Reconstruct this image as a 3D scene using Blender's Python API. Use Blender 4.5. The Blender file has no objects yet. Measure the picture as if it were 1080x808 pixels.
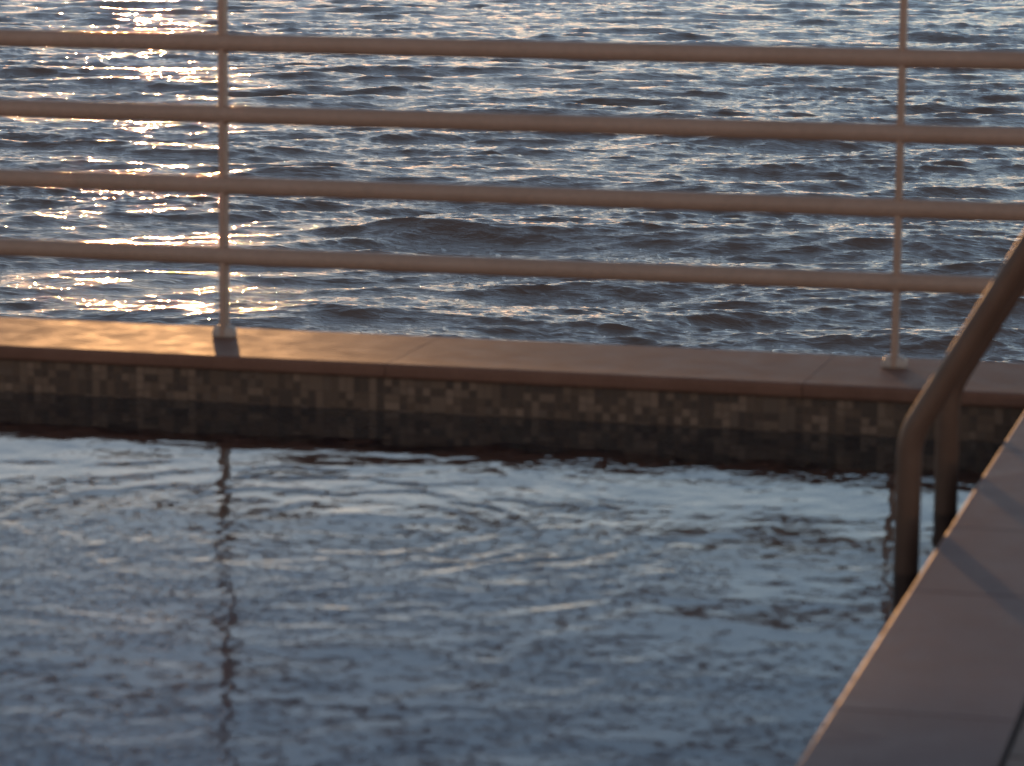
import bpy, bmesh, math, random
import numpy as np
from mathutils import Vector, Matrix

rng = np.random.default_rng(7)
random.seed(7)
scene = bpy.context.scene
col = scene.collection
R = math.radians

# ------------------------------------------------------------------ numbers of the place (metres)
# X runs along the far pool wall, Y towards the sea, z = 0 is the top of the stone.
# The pool is x < 0, y < 0; its far right corner is the origin.
WATER_Z = -0.104
SEA_Z = -2.55
RAIL_Y = 0.298
LEDGE_BACK = 0.4466
CAM = Vector((0.6305, -6.815, 1.10))
YAW, PITCH, ROLL, FPX = 0.25208, 0.15868, 0.00765, 3478.9
SUN_AZ, SUN_EL = R(20.8), R(3.0)     # azimuth counted from +Y towards -X
NOSE_T = 0.030                        # thickness of the stone slabs
OVERHANG = 0.018

# ------------------------------------------------------------------ helpers
def link(name, me, parent=None, mat=None):
    o = bpy.data.objects.new(name, me)
    col.objects.link(o)
    if parent is not None:
        o.parent = parent
    if mat is not None:
        me.materials.append(mat)
    return o

def tag(o, label=None, category=None, group=None, kind=None):
    for k, v in (('label', label), ('category', category), ('group', group), ('kind', kind)):
        if v:
            o[k] = v
    return o

def empty(name, loc):
    o = bpy.data.objects.new(name, None)
    o.location = loc
    o.empty_display_size = 0.1
    col.objects.link(o)
    return o

def smooth(me):
    me.polygons.foreach_set('use_smooth', [True] * len(me.polygons))

def bm_mesh(name, bm, smooth_it=False):
    me = bpy.data.meshes.new(name)
    bm.normal_update()
    bm.to_mesh(me)
    bm.free()
    if smooth_it:
        smooth(me)
    return me

def add_box(bm, x0, x1, y0, y1, z0, z1):
    vs = [bm.verts.new(p) for p in ((x0, y0, z0), (x1, y0, z0), (x1, y1, z0), (x0, y1, z0),
                                     (x0, y0, z1), (x1, y0, z1), (x1, y1, z1), (x0, y1, z1))]
    for f in ((3, 2, 1, 0), (4, 5, 6, 7), (0, 1, 5, 4), (1, 2, 6, 5), (2, 3, 7, 6), (3, 0, 4, 7)):
        bm.faces.new([vs[i] for i in f])
    return vs

def add_tube(bm, pts, rad, seg=24, cap=True):
    """Tube along a polyline; rad is a number or one radius per point."""
    pts = [Vector(p) for p in pts]
    n = len(pts)
    rads = [rad] * n if not hasattr(rad, '__len__') else rad
    t0 = (pts[1] - pts[0]).normalized()
    ref = Vector((0, 1, 0)) if abs(t0.y) < 0.9 else Vector((0, 0, 1))
    nrm = (ref - t0 * ref.dot(t0)).normalized()
    rings = []
    for i in range(n):
        a = pts[max(i - 1, 0)]
        b = pts[min(i + 1, n - 1)]
        t = (b - a).normalized()
        nrm = (nrm - t * nrm.dot(t)).normalized()
        bi = t.cross(nrm)
        rings.append([bm.verts.new(pts[i] + (nrm * math.cos(2 * math.pi * k / seg) + bi * math.sin(2 * math.pi * k / seg)) * rads[i])
                      for k in range(seg)])
    for i in range(n - 1):
        for k in range(seg):
            k2 = (k + 1) % seg
            bm.faces.new((rings[i][k], rings[i][k2], rings[i + 1][k2], rings[i + 1][k]))
    if cap:
        bm.faces.new(list(reversed(rings[0])))
        bm.faces.new(rings[-1])

def fillet(pts, radii, step=R(4)):
    """Polyline with rounded corners."""
    pts = [Vector(p) for p in pts]
    out = [pts[0]]
    for i in range(1, len(pts) - 1):
        p, a, b = pts[i], (pts[i - 1] - pts[i]).normalized(), (pts[i + 1] - pts[i]).normalized()
        ang = a.angle(b)
        turn = math.pi - ang
        d = radii[i - 1] * math.tan(turn / 2)
        c = p + (a + b).normalized() * (radii[i - 1] / math.sin(ang / 2))
        s = p + a * d
        e = p + b * d
        n = max(4, int(turn / step))
        u = (s - c).normalized()
        w = (e - c).normalized()
        for k in range(n + 1):
            f = k / n
            v = (u * math.sin((1 - f) * turn) + w * math.sin(f * turn)) / math.sin(turn)
            out.append(c + v * radii[i - 1])
    out.append(pts[-1])
    return out

# ------------------------------------------------------------------ materials
def new_mat(name):
    m = bpy.data.materials.new(name)
    m.use_nodes = True
    nt = m.node_tree
    nt.nodes.clear()
    out = nt.nodes.new('ShaderNodeOutputMaterial')
    bs = nt.nodes.new('ShaderNodeBsdfPrincipled')
    nt.links.new(bs.outputs[0], out.inputs['Surface'])
    return m, nt, bs

def N(nt, typ, **kw):
    n = nt.nodes.new(typ)
    for k, v in kw.items():
        if k in n.inputs:
            n.inputs[k].default_value = v
        else:
            setattr(n, k, v)
    return n

def coords(nt):
    return nt.nodes.new('ShaderNodeTexCoord').outputs['Object']

def ramp(nt, fac, stops, interp='LINEAR'):
    r = nt.nodes.new('ShaderNodeValToRGB')
    r.color_ramp.interpolation = interp
    els = r.color_ramp.elements
    while len(els) < len(stops):
        els.new(0.5)
    for e, (p, c) in zip(els, stops):
        e.position = p
        e.color = (c[0], c[1], c[2], 1)
    nt.links.new(fac, r.inputs[0])
    return r.outputs[0]

def mix(nt, a, b, fac, mode='MIX'):
    m = nt.nodes.new('ShaderNodeMix')
    m.data_type = 'RGBA'
    m.blend_type = mode
    for sock, v in ((m.inputs[0], fac), (m.inputs[6], a), (m.inputs[7], b)):
        if hasattr(v, 'is_linked'):
            nt.links.new(v, sock)
        elif isinstance(v, (int, float)):
            sock.default_value = v
        else:
            sock.default_value = (v[0], v[1], v[2], 1)
    return m.outputs[2]

def math_node(nt, op, a, b=None, c=None):
    m = nt.nodes.new('ShaderNodeMath')
    m.operation = op
    for i, v in enumerate((a, b, c)):
        if v is None:
            continue
        if hasattr(v, 'is_linked'):
            nt.links.new(v, m.inputs[i])
        else:
            m.inputs[i].default_value = v
    return m.outputs[0]

def noise(nt, vec, scale, detail=4, rough=0.55):
    n = N(nt, 'ShaderNodeTexNoise', Scale=scale, Detail=detail, Roughness=rough)
    nt.links.new(vec, n.inputs['Vector'])
    return n

def bump(nt, bs, height, strength, dist, chain=None):
    b = N(nt, 'ShaderNodeBump', Strength=strength, Distance=dist)
    nt.links.new(height, b.inputs['Height'])
    if chain is not None:
        nt.links.new(chain, b.inputs['Normal'])
    nt.links.new(b.outputs[0], bs.inputs['Normal'])
    return b.outputs[0]

def stone_material(name, base, dark, light, rough=0.42, spec=0.5, vary=1.0):
    m, nt, bs = new_mat(name)
    c = coords(nt)
    big = noise(nt, c, 2.3, 5, 0.6).outputs[0]
    mid = noise(nt, c, 14, 5, 0.6).outputs[0]
    fine = noise(nt, c, 160, 3, 0.6).outputs[0]
    colr = ramp(nt, big, [(0.3, dark), (0.5, base), (0.72, light)])
    colr = mix(nt, colr, ramp(nt, mid, [(0.35, dark), (0.65, light)]), 0.35)
    colr = mix(nt, colr, ramp(nt, fine, [(0.3, (0.75,) * 3), (0.7, (1.12,) * 3)]), 0.6, 'MULTIPLY')
    # a value of its own for every slab
    rnd = nt.nodes.new('ShaderNodeNewGeometry').outputs['Random Per Island']
    colr = mix(nt, colr, ramp(nt, rnd, [(0, tuple(1 - vary * v for v in (.14, .13, .12))), (1, tuple(1 + vary * v for v in (.10, .08, .06)))]), 1.0, 'MULTIPLY')
    nt.links.new(colr, bs.inputs['Base Color'])
    rr = N(nt, 'ShaderNodeMapRange')
    nt.links.new(mid, rr.inputs[0])
    rr.inputs[1].default_value = 0.3
    rr.inputs[2].default_value = 0.7
    rr.inputs[3].default_value = rough - 0.07
    rr.inputs[4].default_value = rough + 0.1
    nt.links.new(rr.outputs[0], bs.inputs['Roughness'])
    bs.inputs['Specular IOR Level'].default_value = spec
    h = math_node(nt, 'ADD', math_node(nt, 'MULTIPLY', fine, 0.35), math_node(nt, 'MULTIPLY', mid, 0.65))
    bump(nt, bs, h, 0.35, 0.004)
    return m

def painted_metal(name, colour, worn_or_lip, rough=0.35):
    m, nt, bs = new_mat(name)
    c = coords(nt)
    a = noise(nt, c, 5, 5, 0.65).outputs[0]
    b = noise(nt, c, 60, 4, 0.6).outputs[0]
    colr = mix(nt, ramp(nt, a, [(0.35, colour), (0.7, worn_or_lip)]), ramp(nt, b, [(0.3, (0.86,) * 3), (0.7, (1.05,) * 3)]), 0.7, 'MULTIPLY')
    nt.links.new(colr, bs.inputs['Base Color'])
    bs.inputs['Roughness'].default_value = rough
    bump(nt, bs, b, 0.15, 0.001)
    return m

M_LEDGE = stone_material('ledge_stone', (0.27, 0.150, 0.108), (0.21, 0.114, 0.080), (0.32, 0.184, 0.134), 0.55, 0.10, 0.35)
M_EDGE = stone_material('edge_stone', (0.235, 0.166, 0.163), (0.20, 0.140, 0.136), (0.27, 0.194, 0.188), 0.54, 0.3, 0.6)
M_DECK = stone_material('deck_stone', (0.225, 0.172, 0.152), (0.19, 0.145, 0.128), (0.26, 0.20, 0.175), 0.54, 0.3)
M_GROUT, _nt, _bs = new_mat('grout')
_c = noise(_nt, coords(_nt), 40, 4).outputs[0]
_nt.links.new(ramp(_nt, _c, [(0.3, (0.10, 0.085, 0.075)), (0.7, (0.17, 0.145, 0.13))]), _bs.inputs['Base Color'])
_bs.inputs['Roughness'].default_value = 0.9
M_MORTAR, _nt, _bs = new_mat('ledge_mortar')
_c = noise(_nt, coords(_nt), 40, 4).outputs[0]
_nt.links.new(ramp(_nt, _c, [(0.3, (0.19, 0.115, 0.08)), (0.7, (0.27, 0.165, 0.115))]), _bs.inputs['Base Color'])
_bs.inputs['Roughness'].default_value = 0.9
M_RAIL = painted_metal('rail_paint', (0.57, 0.43, 0.345), (0.50, 0.37, 0.29), 0.42)
M_SHOE = painted_metal('shoe_paint', (0.62, 0.58, 0.54), (0.52, 0.48, 0.44), 0.4)

def bronze_material():
    m, nt, bs = new_mat('brown_steel')
    c = coords(nt)
    a = noise(nt, c, 9, 5, 0.6).outputs[0]
    nt.links.new(ramp(nt, a, [(0.3, (0.15, 0.095, 0.068)), (0.7, (0.205, 0.135, 0.098))]), bs.inputs['Base Color'])
    bs.inputs['Metallic'].default_value = 0.3
    bs.inputs['Roughness'].default_value = 0.5
    bump(nt, bs, noise(nt, c, 90, 3).outputs[0], 0.04, 0.0006)
    return m
M_LADDER = bronze_material()

def mosaic_material(name, palette, tile=0.0213, plain_below=None):
    """Small glass tiles in mixed sizes, grout lines between."""
    m, nt, bs = new_mat(name)
    geo = nt.nodes.new('ShaderNodeNewGeometry')
    sep = nt.nodes.new('ShaderNodeSeparateXYZ')
    nt.links.new(geo.outputs['Position'], sep.inputs[0])
    horiz = math_node(nt, 'ADD', sep.outputs[0], sep.outputs[1])
    u = math_node(nt, 'DIVIDE', horiz, tile)
    v = math_node(nt, 'DIVIDE', math_node(nt, 'ADD', sep.outputs[2], 0.032), tile)

    def cell(uu, vv, seed):
        cm = nt.nodes.new('ShaderNodeCombineXYZ')
        nt.links.new(math_node(nt, 'FLOOR', uu), cm.inputs[0])
        nt.links.new(math_node(nt, 'FLOOR', vv), cm.inputs[1])
        cm.inputs[2].default_value = seed
        w = nt.nodes.new('ShaderNodeTexWhiteNoise')
        w.noise_dimensions = '3D'
        nt.links.new(cm.outputs[0], w.inputs['Vector'])
        return w.outputs['Value']

    def edge(uu, vv, gu, gv):
        def one(t, g):
            f = math_node(nt, 'FRACT', t)
            d = math_node(nt, 'MINIMUM', f, math_node(nt, 'SUBTRACT', 1.0, f))
            return math_node(nt, 'GREATER_THAN', d, g)
        return math_node(nt, 'MULTIPLY', one(uu, gu), one(vv, gv))

    small = cell(u, v, 1.0)
    u2 = math_node(nt, 'MULTIPLY', u, 0.5)
    v2 = math_node(nt, 'MULTIPLY', v, 0.5)
    wide = cell(u2, v, 2.0)
    tall = cell(u, v2, 3.0)
    big = cell(u2, v2, 4.0)
    pick_w = math_node(nt, 'GREATER_THAN', cell(u2, v2, 5.0), 0.72)
    pick_t = math_node(nt, 'GREATER_THAN', cell(u2, v2, 6.0), 0.74)
    pick_b = math_node(nt, 'GREATER_THAN', cell(u2, v2, 7.0), 0.92)

    def sel(a, b, k):
        return math_node(nt, 'ADD', math_node(nt, 'MULTIPLY', a, math_node(nt, 'SUBTRACT', 1.0, k)), math_node(nt, 'MULTIPLY', b, k))
    val = sel(sel(sel(small, wide, pick_w), tall, pick_t), big, pick_b)
    ed = sel(sel(sel(edge(u, v, .05, .05), edge(u2, v, .025, .05), pick_w), edge(u, v2, .05, .025), pick_t), edge(u2, v2, .025, .025), pick_b)
    n = len(palette)
    colr = ramp(nt, val, [(i / n, c) for i, c in enumerate(palette)], 'CONSTANT')
    colr = mix(nt, (0.12, 0.076, 0.052), colr, ed)
    if plain_below is not None:                 # only a waterline band is tiled, dark render below it
        z0, plain = plain_below
        colr = mix(nt, plain, colr, math_node(nt, 'GREATER_THAN', sep.outputs[2], z0))
    nt.links.new(colr, bs.inputs['Base Color'])
    nt.links.new(math_node(nt, 'MULTIPLY_ADD', val, 0.2, 0.2), bs.inputs['Roughness'])
    bump(nt, bs, ed, 0.4, 0.001)
    return m

M_MOSAIC = mosaic_material('mosaic', [(0.085, 0.053, 0.037), (0.22, 0.148, 0.104), (0.12, 0.077, 0.053), (0.06, 0.040, 0.031),
                                      (0.27, 0.187, 0.135), (0.14, 0.092, 0.064), (0.075, 0.051, 0.040), (0.19, 0.130, 0.092),
                                      (0.066, 0.046, 0.038), (0.16, 0.114, 0.085)], 0.0175, (-0.119, (0.06, 0.044, 0.044)))
M_BASIN = mosaic_material('basin_mosaic', [(0.16, 0.21, 0.29), (0.19, 0.25, 0.34), (0.14, 0.19, 0.26), (0.20, 0.26, 0.34)])

# ------------------------------------------------------------------ wave fields
def wave_tile(L, n, seed, lp, spread, direction, power, cutoff, iso=0.0):
    """A periodic random sea on an n x n tile of side L: height and the two horizontal shifts (unit rms slope)."""
    g = np.random.default_rng(seed)
    k1 = np.fft.fftfreq(n, L / n) * 2 * np.pi
    kx, ky = np.meshgrid(k1, k1, indexing='ij')
    k = np.hypot(kx, ky)
    k[0, 0] = 1
    kp = 2 * np.pi / lp
    th = np.arctan2(ky, kx) - direction
    D = np.abs(np.cos(th / 2)) ** (2 * spread) + iso
    S = k ** (-power) * np.exp(-1.25 * (kp / k) ** 2) * np.exp(-(k * cutoff) ** 2) * D
    S[0, 0] = 0
    amp = np.sqrt(S) * (g.normal(size=(n, n)) + 1j * g.normal(size=(n, n)))
    h = np.fft.ifft2(amp).real
    dx = np.fft.ifft2(-1j * kx / k * amp).real
    dy = np.fft.ifft2(-1j * ky / k * amp).real
    sx = np.fft.ifft2(1j * kx * amp).real
    sy = np.fft.ifft2(1j * ky * amp).real
    s = np.sqrt((sx ** 2 + sy ** 2).mean())
    return np.stack([h, dx, dy], -1) / s, L

def sample(tile, x, y):
    F, L = tile
    n = F.shape[0]
    u = (x / L * n) % n
    v = (y / L * n) % n
    i = np.floor(u).astype(int)
    j = np.floor(v).astype(int)
    a = (u - i)[..., None]
    b = (v - j)[..., None]
    i %= n
    j %= n
    i2 = (i + 1) % n
    j2 = (j + 1) % n
    return (F[i, j] * (1 - a) * (1 - b) + F[i2, j] * a * (1 - b) + F[i, j2] * (1 - a) * b + F[i2, j2] * a * b)

def rot(x, y, a):
    return x * math.cos(a) - y * math.sin(a), x * math.sin(a) + y * math.cos(a)

def grid_mesh(name, X, Y, Z, close_cols=False):
    nr, nc = X.shape
    co = np.stack([X, Y, Z], -1).reshape(-1, 3).astype(np.float32)
    r = np.arange(nr - 1)[:, None]
    c = np.arange(nc - 1 + (1 if close_cols else 0))[None, :]
    c2 = (c + 1) % nc
    q = np.stack([r * nc + c, r * nc + c2, (r + 1) * nc + c2, (r + 1) * nc + c], -1).reshape(-1, 4).astype(np.int32)
    me = bpy.data.meshes.new(name)
    me.vertices.add(len(co))
    me.vertices.foreach_set('co', co.ravel())
    me.loops.add(q.size)
    me.loops.foreach_set('vertex_index', q.ravel())
    me.polygons.add(len(q))
    me.polygons.foreach_set('loop_start', np.arange(0, q.size, 4, dtype=np.int32))
    me.polygons.foreach_set('use_smooth', np.ones(len(q), dtype=bool))
    me.update(calc_edges=True)
    return me

# ------------------------------------------------------------------ sea
SEA_SLOPE = (0.155, 0.165)
def build_sea():
    # a polar sheet round the terrace, fine where the railing looks out, to 6 km
    fine = np.linspace(-0.30, 0.30, 1750)
    right = 0.30 + np.cumsum(np.geomspace(0.0006, 0.05, 70))
    right = right[right < math.pi - 0.02]
    # azimuth counted from the direction in which the terrace faces the sea
    az = np.concatenate([-right[::-1], fine, right])
    rad = [9.0]
    while rad[-1] < 6000:
        r = rad[-1]
        if r < 17:
            d = 0.08
        elif r < 130:
            d = 0.020 + 3.0e-5 * r * r
        else:
            d = 0.5 * (r / 130) ** 2.2
        rad.append(r + d)
    rad = np.array(rad)
    A, Rr = np.meshgrid(az + 0.2520, rad)
    X = CAM.x - Rr * np.sin(A)
    Y = CAM.y + Rr * np.cos(A)
    main_dir = math.atan2(-math.cos(0.35), math.sin(0.35))    # the chop runs in from the open sea
    t1 = wave_tile(37.0, 1024, 11, 3.1, 14, main_dir, 4.3, 0.018, 0.006)
    t2 = wave_tile(13.7, 1024, 12, 0.55, 12, 0.0, 3.8, 0.007, 0.012)
    d1 = sample(t1, X, Y) * SEA_SLOPE[0]
    a2 = -0.3 + main_dir
    x2, y2 = rot(X, Y, -a2)
    d2 = sample(t2, x2, y2) * SEA_SLOPE[1]
    gx, gy = rot(d2[..., 1], d2[..., 2], a2)
    # gusts: patches where the short chop is stronger
    g1 = sample(wave_tile(97.0, 256, 13, 14.0, 0.5, 0.0, 4.0, 0.5, 1.0), X, Y)[..., 0]
    g = np.clip(1 + 0.25 * g1 / g1.std(), 0.45, 1.6)
    # smoother slicks among the chop, added mostly to gather sun glitter
    for (px, py, wx, wy, k) in ((-9.4, 19.5, 2.2, 0.9, 0.5), (-15.6, 35.4, 3.0, 1.2, 0.35), (-11.5, 23.8, 3.2, 0.5, 0.35), (-4.0, 30.0, 5.0, 1.0, 0.3)):
        ux, uy = rot(X - px, Y - py, -0.25)
        e = 1 - k * np.exp(-(ux / wx) ** 2 - (uy / wy) ** 2)
        g = g * e
        d1 = d1 * (0.4 + 0.6 * e)[..., None]
    fade = np.clip((900 - Rr) / 800, 0.0, 1) ** 0.5
    lam = 1.15
    Z = SEA_Z + (d1[..., 0] + d2[..., 0] * g) * fade
    Xd = X - lam * (d1[..., 1] + gx * g) * fade
    Yd = Y - lam * (d1[..., 2] + gy * g) * fade
    me = grid_mesh('sea', Xd, Yd, Z)
    return me

def sea_material():
    m, nt, bs = new_mat('sea_water')
    c = coords(nt)
    bs.inputs['Base Color'].default_value = (0.22, 0.152, 0.115, 1)
    bs.inputs['Roughness'].default_value = 0.035
    bs.inputs['IOR'].default_value = 1.333
    mp = N(nt, 'ShaderNodeMapping')
    mp.inputs['Rotation'].default_value = (0, 0, 0.25)
    mp.inputs['Scale'].default_value = (1.0, 1.7, 1.0)
    nt.links.new(c, mp.inputs[0])
    n1 = noise(nt, mp.outputs[0], 5.5, 5, 0.6)
    n1.inputs['Distortion'].default_value = 0.6
    bump(nt, bs, n1.outputs[0], 0.65, 0.035)
    return m

sea = link('sea', build_sea(), None, sea_material())
tag(sea, 'dark choppy sea with a band of gold sun glitter', 'sea', kind='structure')

# ------------------------------------------------------------------ pool water
POOL_X0, POOL_Y0 = -6.4, -7.6
def axis(a, b, fine_from, step, coarse):
    """Coordinates from a to b, fine near b, coarser past fine_from."""
    f = np.arange(b, fine_from, -step)
    out = [f[-1]]
    d = step
    res = list(f)
    while out[-1] > a:
        d = min(d * 1.06, coarse)
        out.append(out[-1] - d)
        res.append(max(out[-1], a))
    return np.array(res[::-1])

def build_pool_water():
    xs = axis(POOL_X0, -0.002 + OVERHANG, -2.9, 0.0046, 0.05)
    ys = axis(POOL_Y0, OVERHANG - 0.002, -3.4, 0.0046, 0.05)
    X, Y = np.meshgrid(xs, ys)
    t1 = wave_tile(3.3, 1024, 21, 0.38, 0.8, -1.4, 4.4, 0.010, 0.5)          # slow slop
    t2 = wave_tile(1.63, 1024, 22, 0.042, 0.5, 0.0, 4.4, 0.0035, 0.7)          # fine wrinkles
    t3 = wave_tile(2.1, 1024, 23, 0.13, 9, -1.35, 4.6, 0.006, 0.02)          # long low streaks
    h1 = sample(t1, X, Y)[..., 0]
    x2, y2 = rot(X, Y, 0.7)
    h2 = sample(t2, x2, y2)[..., 0]
    h3 = sample(t3, X, Y)[..., 0]
    x4, y4 = rot(X, Y, 2.1)
    patch = sample(t1, x4 * 0.45 + 0.7, y4 * 0.45)[..., 0]
    patch = np.clip(0.5 + 0.5 * patch / patch.std(), 0, 1.8)
    # the pool is stirred round an inlet and calm along the far wall
    cx, cy = -1.1, -1.2
    rr = np.hypot(X - cx, Y - cy)
    far = np.clip((-Y - 0.03) / 0.8, 0, 1)
    stir = np.exp(-(rr / 0.75) ** 2)
    right = np.exp(-((X + 0.42) / 0.42) ** 2) * np.exp(-((Y + 0.75) / 0.6) ** 2)
    left = np.exp(-((X + 2.3) / 0.35) ** 2) * np.exp(-((Y + 0.7) / 0.5) ** 2)
    near = np.clip((-Y - 1.9) / 0.8, 0, 1)
    s1 = 0.0055 + 0.005 * far + 0.005 * stir
    s2 = 0.002 + (0.014 * far + 0.020 * right + 0.014 * left) * (0.35 + 0.65 * patch)
    s2 = s2 + 0.024 * np.exp(-((X + 1.5) / 0.65) ** 2 - ((Y + 1.6) / 0.5) ** 2)
    s3 = 0.002 + 0.0035 * far
    Z = h1 * s1 + h2 * s2 + h3 * s3
    for (ax, ay, sx_, sy_, hh) in ((-1.12, -1.10, 0.10, 0.05, 0.0026), (-1.22, -1.02, 0.06, 0.035, 0.0012), (-0.98, -1.22, 0.07, 0.04, 0.0012)):
        Z = Z + hh * np.exp(-((X - ax + 0.6 * h1) / sx_) ** 2 - ((Y - ay) / sy_) ** 2)
    wob = 0.7 * h1 + 0.25 * h3
    for (ax, ay, lam, r0, w_, sl_) in ((cx, cy, 0.10, 0.22, 0.22, 0.036), (cx - 0.06, cy - 0.10, 0.135, 0.55, 0.22, 0.028),
                                       (cx - 0.25, cy - 0.35, 0.15, 0.95, 0.30, 0.014), (cx + 0.2, cy + 0.1, 0.06, 0.2, 0.3, 0.020)):
        q = np.hypot(X - ax, Y - ay)
        mod = np.clip(0.3 + 0.9 * patch, 0, 1.6)
        Z = Z + sl_ * lam / (2 * np.pi) * np.sin(2 * np.pi * (q + wob) / lam) * np.exp(-((q - r0) / w_) ** 2) * mod * (0.15 + 0.85 * far)
    return grid_mesh('pool_water', X, Y, WATER_Z + Z)

def pool_water_material():
    m, nt, bs = new_mat('pool_water')
    bs.inputs['Base Color'].default_value = (0.68, 0.72, 0.84, 1)
    bs.inputs['Transmission Weight'].default_value = 1.0
    bs.inputs['Roughness'].default_value = 0.04
    bs.inputs['IOR'].default_value = 1.333
    return m

pool = link('pool_water', build_pool_water(), None, pool_water_material())
tag(pool, 'rippled blue grey pool water reflecting the evening sky', 'water', kind='structure')

# basin: floor and the three walls hidden under the water
bm = bmesh.new()
BZ = -1.45
o = OVERHANG
add_box(bm, POOL_X0, o + 0.15, POOL_Y0, o + 0.15, BZ - 0.15, BZ)                    # floor
add_box(bm, o + 0.001, o + 0.15, POOL_Y0, o, BZ + .001, -NOSE_T - 0.002)            # right wall
add_box(bm, POOL_X0 - 0.15, POOL_X0 - .001, POOL_Y0, o + .15, BZ - 0.15, -NOSE_T - 0.002)   # left wall
add_box(bm, POOL_X0, o + .15, POOL_Y0 - 0.15, POOL_Y0 - .001, BZ - .15, -NOSE_T - 0.002)    # near wall
basin = link('pool_basin', bm_mesh('pool_basin', bm), None, M_BASIN)
tag(basin, kind='structure')

# the far wall with its band of brown mosaic at the waterline
bm = bmesh.new()
add_box(bm, POOL_X0, o + 0.15, o, o + 0.149, BZ + 0.002, -NOSE_T - 0.002)
wall = link('tiled_pool_wall', bm_mesh('tiled_pool_wall', bm), None, M_MOSAIC)
tag(wall, 'brown mosaic tiled pool wall between the peach stone ledge and the water', 'pool wall')

# ------------------------------------------------------------------ stone slabs
def slab_profile_mesh(name, along, runs, width, thick, bull, out_sign, off, worn_or_lip=0.0):
    """Slabs in a row with a rounded nose. along = 'X' or 'Y'; runs = list of (start, end).
    Local section: nose at 0, back at width."""
    bm = bmesh.new()
    prof = [(width, -thick), (width, -0.003), (width - 0.003, 0.0)]
    n = 7
    if worn_or_lip:                                    # negative: top rises to a front lip shaped to catch the sun
        for k in range(1, 8):
            d = 0.13 * (1 - k / 8)
            prof.append((d + bull, -worn_or_lip * (k / 8) ** 2))
    for k in range(n + 1):                      # top of the nose
        a = math.pi / 2 * k / n
        prof.append((bull - bull * math.sin(a), -bull + bull * math.cos(a) - worn_or_lip))
    for k in range(n + 1):
        a = math.pi / 2 * k / n
        prof.append((bull - bull * math.cos(a), -thick + bull - bull * math.sin(a)))
    def P(t, s):
        if along == 'X':
            return (t, off + s[0] * out_sign, s[1])
        return (off + s[0] * out_sign, t, s[1])
    for (a, b) in runs:
        c = 0.0006 if worn_or_lip else 0.0015
        rings = []
        for t, inset in ((a, c), (a + c, 0), (b - c, 0), (b, c)):
            ring = []
            for s in prof:
                q = (s[0], s[1] - (inset if s[1] > -thick / 2 else 0)) if inset else s
                ring.append(bm.verts.new(P(t, q)))
            rings.append(ring)
        m_ = len(prof)
        for i in range(3):
            for k in range(m_):
                k2 = (k + 1) % m_
                bm.faces.new((rings[i][k], rings[i + 1][k], rings[i + 1][k2], rings[i][k2]))
        bm.faces.new(rings[0])
        bm.faces.new(list(reversed(rings[-1])))
    bmesh.ops.recalc_face_normals(bm, faces=bm.faces)
    for e in bm.edges:
        e.smooth = e.calc_face_angle(0) < R(35) if len(e.link_faces) == 2 else False
    me = bm_mesh(name, bm, True)
    return me

G = 0.004
# far ledge: the slabs the railing stands on
JOINT_X = -0.492
joints = [-9.0]
while joints[-1] < 7.0:
    joints.append(joints[-1] + 0.92)
shift = JOINT_X - min(joints, key=lambda v: abs(v - JOINT_X))
joints = [j + shift for j in joints]
runs = [(a + 0.0007, b - 0.0007) for a, b in zip(joints[:-1], joints[1:])]
ledge = link('stone_ledge', slab_profile_mesh('stone_ledge', 'X', runs, LEDGE_BACK, NOSE_T, 0.009, 1, 0.0, -0.0018), None, M_LEDGE)
tag(ledge, 'peach stone ledge along the sea carrying the white railing', 'ledge')
bm = bmesh.new()
add_box(bm, joints[0] + .01, joints[-1] - .01, 0.012, LEDGE_BACK - 0.006, -NOSE_T + 0.001, -0.0008)
link('mortar', bm_mesh('mortar', bm), ledge, M_MORTAR)

# right hand pool edge
EDGE_W = 0.234
ej = [-0.004, -0.66, -1.41, -1.91, -2.64, -3.25, -3.86, -4.47, -5.08, -5.69, -6.30, -6.91, -7.6]
runs = [(b + G / 2, a - G / 2) for a, b in zip(ej[:-1], ej[1:])]
edge = link('pool_edge', slab_profile_mesh('pool_edge', 'Y', runs, EDGE_W - G / 2 + 0.009, NOSE_T, 0.010, 1, -0.009), None, M_EDGE)
tag(edge, 'grey brown stone pool edge on the right with a sunlit orange rim', 'pool edge')
bm = bmesh.new()
add_box(bm, 0.010, EDGE_W, -7.59, -0.01, -NOSE_T + 0.001, -0.0035)
link('mortar', bm_mesh('mortar', bm), edge, M_GROUT)

# terrace: base slab round the pool, tiles on it
bm = bmesh.new()
for (x0, x1, y0, y1) in ((o + .152, 7.0, -13, LEDGE_BACK - .01), (POOL_X0 - 4, POOL_X0 - .152, -13, LEDGE_BACK - .01),
                         (POOL_X0 - .15, o + .15, -13, POOL_Y0 - .152), (POOL_X0 - .15, o + .15, o + .151, LEDGE_BACK - .012)):
    add_box(bm, x0, x1, y0, y1, -4.0, -NOSE_T - 0.003)
terrace = link('terrace_base', bm_mesh('terrace_base', bm), None, M_GROUT)
tag(terrace, kind='structure')

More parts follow.
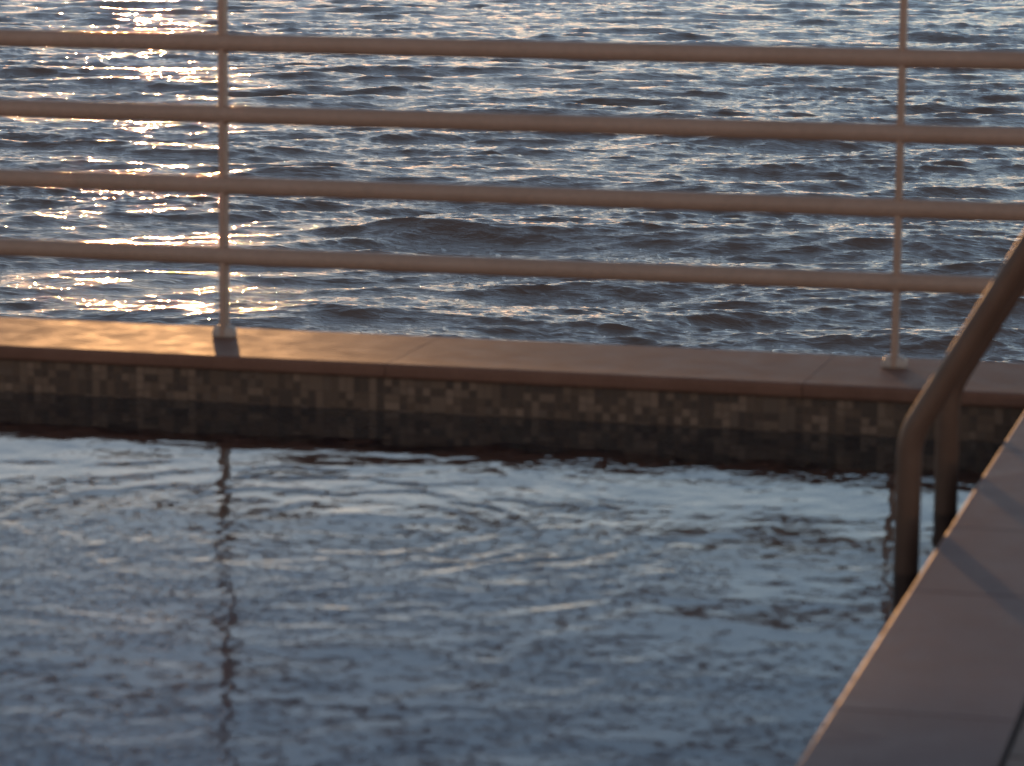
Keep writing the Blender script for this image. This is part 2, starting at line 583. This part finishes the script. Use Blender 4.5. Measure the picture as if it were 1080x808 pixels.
bm = bmesh.new()
def tile_rect(x0, x1, y0, y1):
    c = 0.002
    vs = add_box(bm, x0, x1, y0, y1, -NOSE_T - .002, 0.0)
    for v in vs[4:]:
        v.co.x += c if v.co.x < (x0 + x1) / 2 else -c
        v.co.y += c if v.co.y < (y0 + y1) / 2 else -c
T = 0.60
x = EDGE_W + 0.003
row_y = -2.815                                            # a joint of the tiling
while x < 6.6:
    y = row_y - 17 * T
    while y < -0.02:
        tile_rect(x + G / 2, x + T - G / 2, y + G / 2, min(y + T - G / 2, -0.004))
        y += T
    x += T
x = -0.62 - T * 15
while x < EDGE_W - T:
    y = POOL_Y0 - 0.005
    while y > -12.8:
        tile_rect(x + G / 2, x + T - G / 2, y - T + G / 2, y - G / 2)
        y -= T
    x += T
x = POOL_X0 - T
while x > POOL_X0 - 3.6:
    y = POOL_Y0
    while y < -0.02:
        tile_rect(x + G / 2, x + T - G / 2, y + G / 2, min(y + T - G / 2, -0.004))
        y += T
    x -= T
deck = link('pool_deck', bm_mesh('pool_deck', bm), None, M_DECK)
tag(deck, kind='structure')
bm = bmesh.new()
for (x0, x1, y0, y1) in ((EDGE_W + .004, 6.9, -12.9, -0.006), (POOL_X0 - 3.9, POOL_X0 - .16, -12.9, -.006), (POOL_X0 - .155, EDGE_W + .002, -12.9, POOL_Y0 - .16)):
    add_box(bm, x0, x1, y0, y1, -NOSE_T - 0.0025, -0.0045)
gr = link('deck_mortar', bm_mesh('deck_mortar', bm), None, M_GROUT)
tag(gr, kind='structure')

# ------------------------------------------------------------------ railing
BAR_T, BAR_D = 0.0135, 0.035
RAIL_R = 0.0207
RAIL_Z = [0.1878, 0.350, 0.5122, 0.6744, 0.8366, 0.998]
posts_x = [-0.338 + 1.5477 * k for k in range(-5, 5)]
railing = empty('guard_railing', (posts_x[0], RAIL_Y, 0))
tag(railing, 'white painted metal railing of horizontal tubes along the sea', 'railing')

def post_mesh():
    bm = bmesh.new()
    add_box(bm, -BAR_T / 2, BAR_T / 2, -BAR_D / 2, BAR_D / 2, 0.001, 1.018)
    bmesh.ops.bevel(bm, geom=[e for e in bm.edges], offset=0.0015, segments=2, affect='EDGES')
    return bm_mesh('post', bm)

def shoe_mesh():
    """Cast shoe: a block with sloping, rounded shoulders up to the bar."""
    bm = bmesh.new()
    levels = [(0.0, .0268, .0158), (0.003, .0275, .0166), (0.014, .0268, .0166), (0.0195, .0245, .0158), (0.0235, .0200, .0140),
              (0.0262, .0130, .0115), (0.0270, .0072, .0096)]
    rings = []
    for z, a, b in levels:
        ring = []
        seg = 32
        for k in range(seg):
            t = 2 * math.pi * k / seg
            e = 0.45
            cx_, sy_ = math.cos(t), math.sin(t)
            ring.append(bm.verts.new((a * math.copysign(abs(cx_) ** e, cx_), b * math.copysign(abs(sy_) ** e, sy_), z)))
        rings.append(ring)
    for i in range(len(rings) - 1):
        for k in range(32):
            k2 = (k + 1) % 32
            bm.faces.new((rings[i][k], rings[i][k2], rings[i + 1][k2], rings[i + 1][k]))
    bm.faces.new(list(reversed(rings[0])))
    bm.faces.new(rings[-1])
    return bm_mesh('shoe', bm, True)

pm, sm = post_mesh(), shoe_mesh()
pm.materials.append(M_RAIL)
sm.materials.append(M_SHOE)
for px in posts_x:
    p = link('post', pm, railing)
    p.location = (px - posts_x[0], 0, 0)
    s = link('shoe', sm, p)
    s.location = (0, 0, 0.0005)

def rail_mesh(i):
    x0, x1 = posts_x[0] - 0.5, posts_x[-1] + 0.5
    xs = []
    for px in posts_x:
        xs += [px + d for d in (-.03, -.02, -.014, -.009, -.006, .006, .009, .014, .02, .03)]
    xs = sorted([x0, x1] + xs)
    rr = random.Random(40 + i)
    wob = {px: (rr.uniform(-.0008, .0008), rr.uniform(-.0008, .0008)) for px in posts_x}
    pts, rad = [], []
    for xx in xs:
        near = min(posts_x, key=lambda q: abs(q - xx))
        d = abs(xx - near)
        rad.append(RAIL_R + 0.0028 * math.exp(-(d / 0.013) ** 2))
        pts.append((xx - posts_x[0], 0, RAIL_Z[i]))
    bm = bmesh.new()
    add_tube(bm, pts, rad, 28)
    return bm_mesh('rail', bm, True)
for i in range(len(RAIL_Z)):
    link('rail', rail_mesh(i), railing, M_RAIL)

# ------------------------------------------------------------------ pool ladder
LEG_X, LEG_Y1, LEG_Y2, LEG_R = -0.090, -1.311, -0.774, 0.0220
lad = empty('pool_ladder', (LEG_X, (LEG_Y1 + LEG_Y2) / 2, 0))
tag(lad, 'brown tubular pool ladder standing in the water by the right edge', 'ladder')
def handrail_mesh(y):
    pts = fillet([(0, y, -1.20), (0, y, 0.131), (0.372, y, 0.131 + 0.372 * 1.735), (0.72, y, 0.131 + 0.372 * 1.735), (0.72, y, 0.0)],
                 [0.13, 0.16, 0.12])
    bm = bmesh.new()
    add_tube(bm, pts, LEG_R, 32)
    return bm_mesh('handrail', bm, True)
for yy in (LEG_Y1, LEG_Y2):
    y = yy - lad.location.y
    h = link('handrail', handrail_mesh(y), lad, M_LADDER)
    bm = bmesh.new()
    prof = [(0.036, 0.0005), (0.039, 0.004), (0.036, 0.012), (0.027, 0.022), (0.0223, 0.024)]
    rings = []
    for r_, z in prof:
        rings.append([bm.verts.new((0.72 + r_ * math.cos(2 * math.pi * k / 32), y + r_ * math.sin(2 * math.pi * k / 32), z)) for k in range(32)])
    for i in range(len(rings) - 1):
        for k in range(32):
            k2 = (k + 1) % 32
            bm.faces.new((rings[i][k], rings[i][k2], rings[i + 1][k2], rings[i + 1][k]))
    link('flange', bm_mesh('flange', bm, True), h, M_LADDER)
for z in (-0.42, -0.70, -0.98):
    bm = bmesh.new()
    w = (LEG_Y2 - LEG_Y1) / 2 - LEG_R - 0.002
    add_box(bm, -0.04, 0.04, -w, w, z - 0.012, z + 0.012)
    bmesh.ops.bevel(bm, geom=list(bm.edges), offset=0.006, segments=3, affect='EDGES')
    link('step', bm_mesh('step', bm), lad, M_LADDER)

# ------------------------------------------------------------------ sky and sun
world = bpy.data.worlds.new('World')
scene.world = world
world.use_nodes = True
nt = world.node_tree
nt.nodes.clear()
wo = nt.nodes.new('ShaderNodeOutputWorld')
bg = nt.nodes.new('ShaderNodeBackground')
sky = nt.nodes.new('ShaderNodeTexSky')
sky.sky_type = 'NISHITA'
sky.sun_disc = False
sky.sun_elevation = SUN_EL
sky.sun_rotation = -SUN_AZ
sky.altitude = 0
sky.air_density = 1.0
sky.dust_density = 0.06
sky.ozone_density = 3.0
_sep = nt.nodes.new('ShaderNodeSeparateXYZ')
nt.links.new(nt.nodes.new('ShaderNodeTexCoord').outputs['Generated'], _sep.inputs[0])
# a little white haze along the horizon, cooler above it
_tint = ramp(nt, _sep.outputs[2], [(0.0, (1.4, 1.28, 2.9)), (0.07, (1.75, 1.30, 1.36)), (0.18, (1.62, 1.18, 1.06)), (0.30, (1.55, 1.08, 0.93)), (0.5, (1.85, 1.05, 0.74)), (1.0, (1.9, 1.0, 0.72))])
_c = mix(nt, sky.outputs[0], _tint, 1.0, 'MULTIPLY')
# the sky opposite the setting sun is pinker
_ax = math_node(nt, 'ADD', math_node(nt, 'MULTIPLY', _sep.outputs[0], math.sin(SUN_AZ)), math_node(nt, 'MULTIPLY', _sep.outputs[1], -math.cos(SUN_AZ)))
_mr = N(nt, 'ShaderNodeMapRange')
_mr.inputs[1].default_value, _mr.inputs[2].default_value = -0.35, 0.55
nt.links.new(_ax, _mr.inputs[0])
_c2 = mix(nt, _c, (1.34, 0.95, 0.78), 1.0, 'MULTIPLY')
nt.links.new(mix(nt, _c, _c2, _mr.outputs[0]), bg.inputs['Color'])
bg.inputs['Strength'].default_value = 0.13
nt.links.new(bg.outputs[0], wo.inputs['Surface'])

sl = bpy.data.lights.new('sun', 'SUN')
sl.energy = 0.55
sl.angle = R(0.53)
sl.color = (1.0, 0.50, 0.19)
so = bpy.data.objects.new('sun', sl)
col.objects.link(so)
sdir = Vector((-math.sin(SUN_AZ) * math.cos(SUN_EL), math.cos(SUN_AZ) * math.cos(SUN_EL), math.sin(SUN_EL)))
so.rotation_euler = sdir.to_track_quat('Z', 'Y').to_euler()
so.location = (0, 0, 10)

# ------------------------------------------------------------------ camera
cd = bpy.data.cameras.new('camera')
co = bpy.data.objects.new('camera', cd)
col.objects.link(co)
fw = Vector((-math.sin(YAW) * math.cos(PITCH), math.cos(YAW) * math.cos(PITCH), -math.sin(PITCH)))
r0 = Vector((math.cos(YAW), math.sin(YAW), 0))
u0 = r0.cross(fw)
r2 = r0 * math.cos(ROLL) + u0 * math.sin(ROLL)
u2 = -r0 * math.sin(ROLL) + u0 * math.cos(ROLL)
mw = Matrix((r2, u2, -fw)).transposed().to_4x4()
mw.translation = CAM
co.matrix_world = mw
cd.sensor_width = 36
cd.lens = 36 * FPX / 1080
cd.clip_start = 0.1
cd.clip_end = 20000
cd.dof.use_dof = True
cd.dof.focus_distance = 34
cd.dof.aperture_fstop = 9.0
cd.dof.aperture_blades = 0
scene.camera = co

scene.view_settings.view_transform = 'Standard'
scene.view_settings.look = 'None'
scene.view_settings.gamma = 1
scene.view_settings.use_curve_mapping = False
scene.view_settings.exposure = 1.18
scene.cycles.use_denoising = True
scene.cycles.max_bounces = 8
scene.cycles.sample_clamp_indirect = 6
